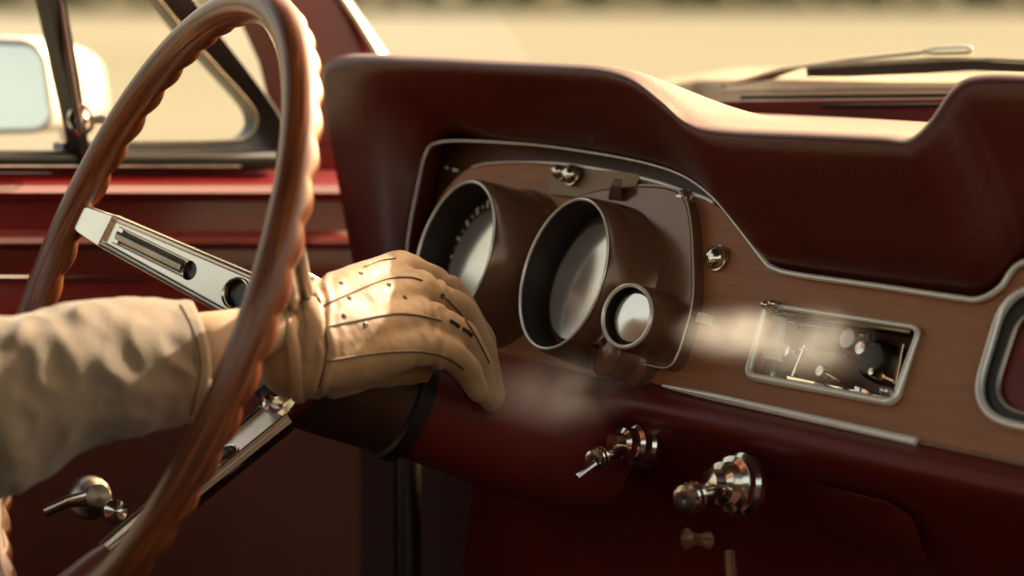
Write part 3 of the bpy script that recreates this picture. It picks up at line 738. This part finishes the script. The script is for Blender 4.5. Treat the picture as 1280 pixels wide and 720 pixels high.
for x, y in ((452, 342), (427, 354), (487, 356), (437, 373), (457, 406), (553, 370), (430, 395), (506, 372)):
    h, n = hit(x, y, -.0006)
    if h:
        mb = MB(); mb.lathe(h, n, [(.0019, 0), (.0019, .0009), (.0012, .0012), (.0004, .0006)], 12); mb.build('vent_hole', M['black'], g)
for a, b in (((562, 401), (574, 409)), ((578, 411), (590, 420))):
    seam([a, ((a[0] + b[0]) / 2, (a[1] + b[1]) / 2 - 1), b], .0015, 'knuckle_opening', 0, 'black')
# wrist strap: two folds of leather round the glove opening
def loop(cx, cy, d, hh, hd, tl, wob):
    return [P(cx + hh * math.sin(t) * tl + wob * math.sin(2 * t + 1), cy - hh * math.sin(t), d - hd * math.cos(t)) for t in (2 * PI * k / 56 for k in range(56))]
for (cx, cy, d, hh, hd, tl, wob, r, sq) in ((363, 437, 1.739, 63, .029, -.22, 5, .0042, .55), (386, 432, 1.745, 63, .0285, .06, 7, .0062, .38)):
    mb = MB(); pth = loop(cx, cy, d, hh, hd, tl, wob); ctr = P(cx, cy, d)
    T = []
    rings = []
    for i, p in enumerate(pth):
        rad = (p - ctr).normalized(); wdir = D(1, .35, -.1).normalized(); rings.append([p + wdir * r * math.cos(t) + rad * r * sq * math.sin(t) for t in (2 * PI * k / 12 for k in range(12))])
    mb.loft(rings, loop=True); mb.build('wrist_strap', M['leather'], g)
# ================================================================== SMOKE
def smoke(name, pts, label, dens):
    mb = MB()
    for (x, y, d, rx, ry, rz) in pts:
        c = P(x, y, d); k = mb.lathe(c, Vector((0, 0, 1)), [(math.sin(PI * i / 10) * 1.0, -math.cos(PI * i / 10)) for i in range(11)], 20)
        s = len(mb.v) - 11 * 20
        for i in range(s, len(mb.v)):
            o = mb.v[i] - c; mb.v[i] = c + Vector((o.x * rx, o.y * ry, o.z * rz))
    m = bpy.data.materials.new('smoke'); m.use_nodes = True; nt = m.node_tree; nt.nodes.clear()
    o = nt.nodes.new('ShaderNodeOutputMaterial'); v = nt.nodes.new('ShaderNodeVolumePrincipled')
    v.inputs['Color'].default_value = (.95, .93, .90, 1); v.inputs['Anisotropy'].default_value = .45
    tc = nt.nodes.new('ShaderNodeTexCoord'); n = nt.nodes.new('ShaderNodeTexNoise'); n.inputs['Scale'].default_value = 24; n.inputs['Detail'].default_value = 4
    n.inputs['Distortion'].default_value = .9
    x, y, d, rx, ry, rz = pts[0]
    gr = nt.nodes.new('ShaderNodeTexGradient'); gr.gradient_type = 'QUADRATIC_SPHERE'
    mp = nt.nodes.new('ShaderNodeMapping'); mp.inputs['Scale'].default_value = (1 / rx, 1 / ry, 1 / rz)
    nt.links.new(tc.outputs['Object'], mp.inputs['Vector']); nt.links.new(mp.outputs['Vector'], gr.inputs['Vector'])
    nt.links.new(tc.outputs['Object'], n.inputs['Vector'])
    r = nt.nodes.new('ShaderNodeMapRange'); r.inputs['From Min'].default_value = .33; r.inputs['From Max'].default_value = .72
    nt.links.new(n.outputs['Fac'], r.inputs['Value'])
    a = nt.nodes.new('ShaderNodeMath'); a.operation = 'MULTIPLY'; b = nt.nodes.new('ShaderNodeMath'); b.operation = 'MULTIPLY'; b.inputs[1].default_value = dens
    nt.links.new(r.outputs['Result'], a.inputs[0]); nt.links.new(gr.outputs['Fac'], a.inputs[1]); nt.links.new(a.outputs[0], b.inputs[0])
    nt.links.new(b.outputs[0], v.inputs['Density']); nt.links.new(v.outputs[0], o.inputs['Volume'])
    ob = mb.build(name, m); ob['kind'] = 'stuff'; ob['label'] = label; ob['category'] = 'smoke'
    return ob
smoke('smoke', [(925, 416, 1.50, .040, .03, .018)], 'small pale puff of smoke drifting between small gauge and radio', 90)
smoke('smoke', [(1015, 434, 1.46, .040, .03, .026)], 'bluish wisp of smoke in front of the radio recess', 55)
smoke('smoke', [(700, 490, 1.56, .052, .03, .028)], 'thin grey wisp of smoke beside the gloved fingertip', 9)
# ================================================================== OUTSIDE
gm = mat('dry_grass_field', (.270, .256, .200), 1, nscale=.02, ncol=(.200, .194, .148), bump=.0, spec=0)
mb = MB(); mb.add([(-3000, -500, 0), (3000, -500, 0), (3000, 6000, 0), (-3000, 6000, 0)], [(0, 1, 2, 3)])
gr = mb.build('ground', gm, smooth=False); gr['kind'] = 'structure'
tm = mat('far_foliage', (.17, .155, .08), .9, nscale=.25, ncol=(.12, .11, .055))
mb = MB()
for k in range(420):
    x = -420 + k * 2.0 + random.uniform(-2, 2); y = 900 + random.uniform(-30, 40); h = random.uniform(5, 12)
    n1 = 7
    ring = []
    for lv in range(5):
        f = lv / 4; rr = (3.6 + h * .3) * math.sin(PI * (.18 + .8 * f)) + .1
        ring.append([Vector((x + math.cos(2 * PI * q / 9) * rr * random.uniform(.75, 1.2), y + math.sin(2 * PI * q / 9) * rr * random.uniform(.75, 1.2), f * h)) for q in range(9)])
    mb.loft(ring)
tr = mb.build('far_trees', tm, smooth=False); tr['kind'] = 'stuff'; tr['label'] = 'blurred dark tree line along the far edge of the dry field'; tr['category'] = 'trees'
# ================================================================== LIGHT
SUN_EL, SUN_AZ = R(30), R(42)      # azimuth measured from +Y towards +X
w = bpy.data.worlds.new('World'); sc.world = w; w.use_nodes = True
nt = w.node_tree; bg = nt.nodes['Background']
sk = nt.nodes.new('ShaderNodeTexSky'); sk.sky_type = 'NISHITA'; sk.sun_disc = False
sk.sun_elevation = SUN_EL; sk.sun_rotation = SUN_AZ; sk.dust_density = 6; sk.air_density = 1.2; sk.ozone_density = .4
mx = nt.nodes.new('ShaderNodeMix'); mx.data_type = 'RGBA'; mx.blend_type = 'MULTIPLY'; mx.inputs[0].default_value = 1
mx.inputs[7].default_value = (1.0, .80, .56, 1)    # warm sepia tint multiplied over the sky colour
nt.links.new(sk.outputs[0], mx.inputs[6]); nt.links.new(mx.outputs[2], bg.inputs['Color'])
bg.inputs['Strength'].default_value = .15
sl = bpy.data.lights.new('Sun', 'SUN'); sl.energy = 3.5; sl.angle = R(.6); sl.color = (1, .88, .70)
so = bpy.data.objects.new('Sun', sl); C.objects.link(so)
sd = Vector((math.sin(SUN_AZ) * math.cos(SUN_EL), math.cos(SUN_AZ) * math.cos(SUN_EL), math.sin(SUN_EL)))
so.rotation_euler = sd.to_track_quat('Z', 'Y').to_euler()
# ================================================================== CAMERA
cm = bpy.data.cameras.new('Camera'); co = bpy.data.objects.new('Camera', cm); C.objects.link(co)
cm.lens = 100; cm.sensor_width = 36; cm.clip_start = .05; cm.clip_end = 8000
co.location = EYE; co.rotation_euler = (PI / 2 - PITCH, 0, 0)
cm.dof.use_dof = True; cm.dof.focus_distance = 1.88; cm.dof.aperture_fstop = 5.0
sc.camera = co
sc.view_settings.view_transform = 'Standard'; sc.view_settings.look = 'None'
sc.view_settings.exposure = 1.68; sc.view_settings.gamma = 1
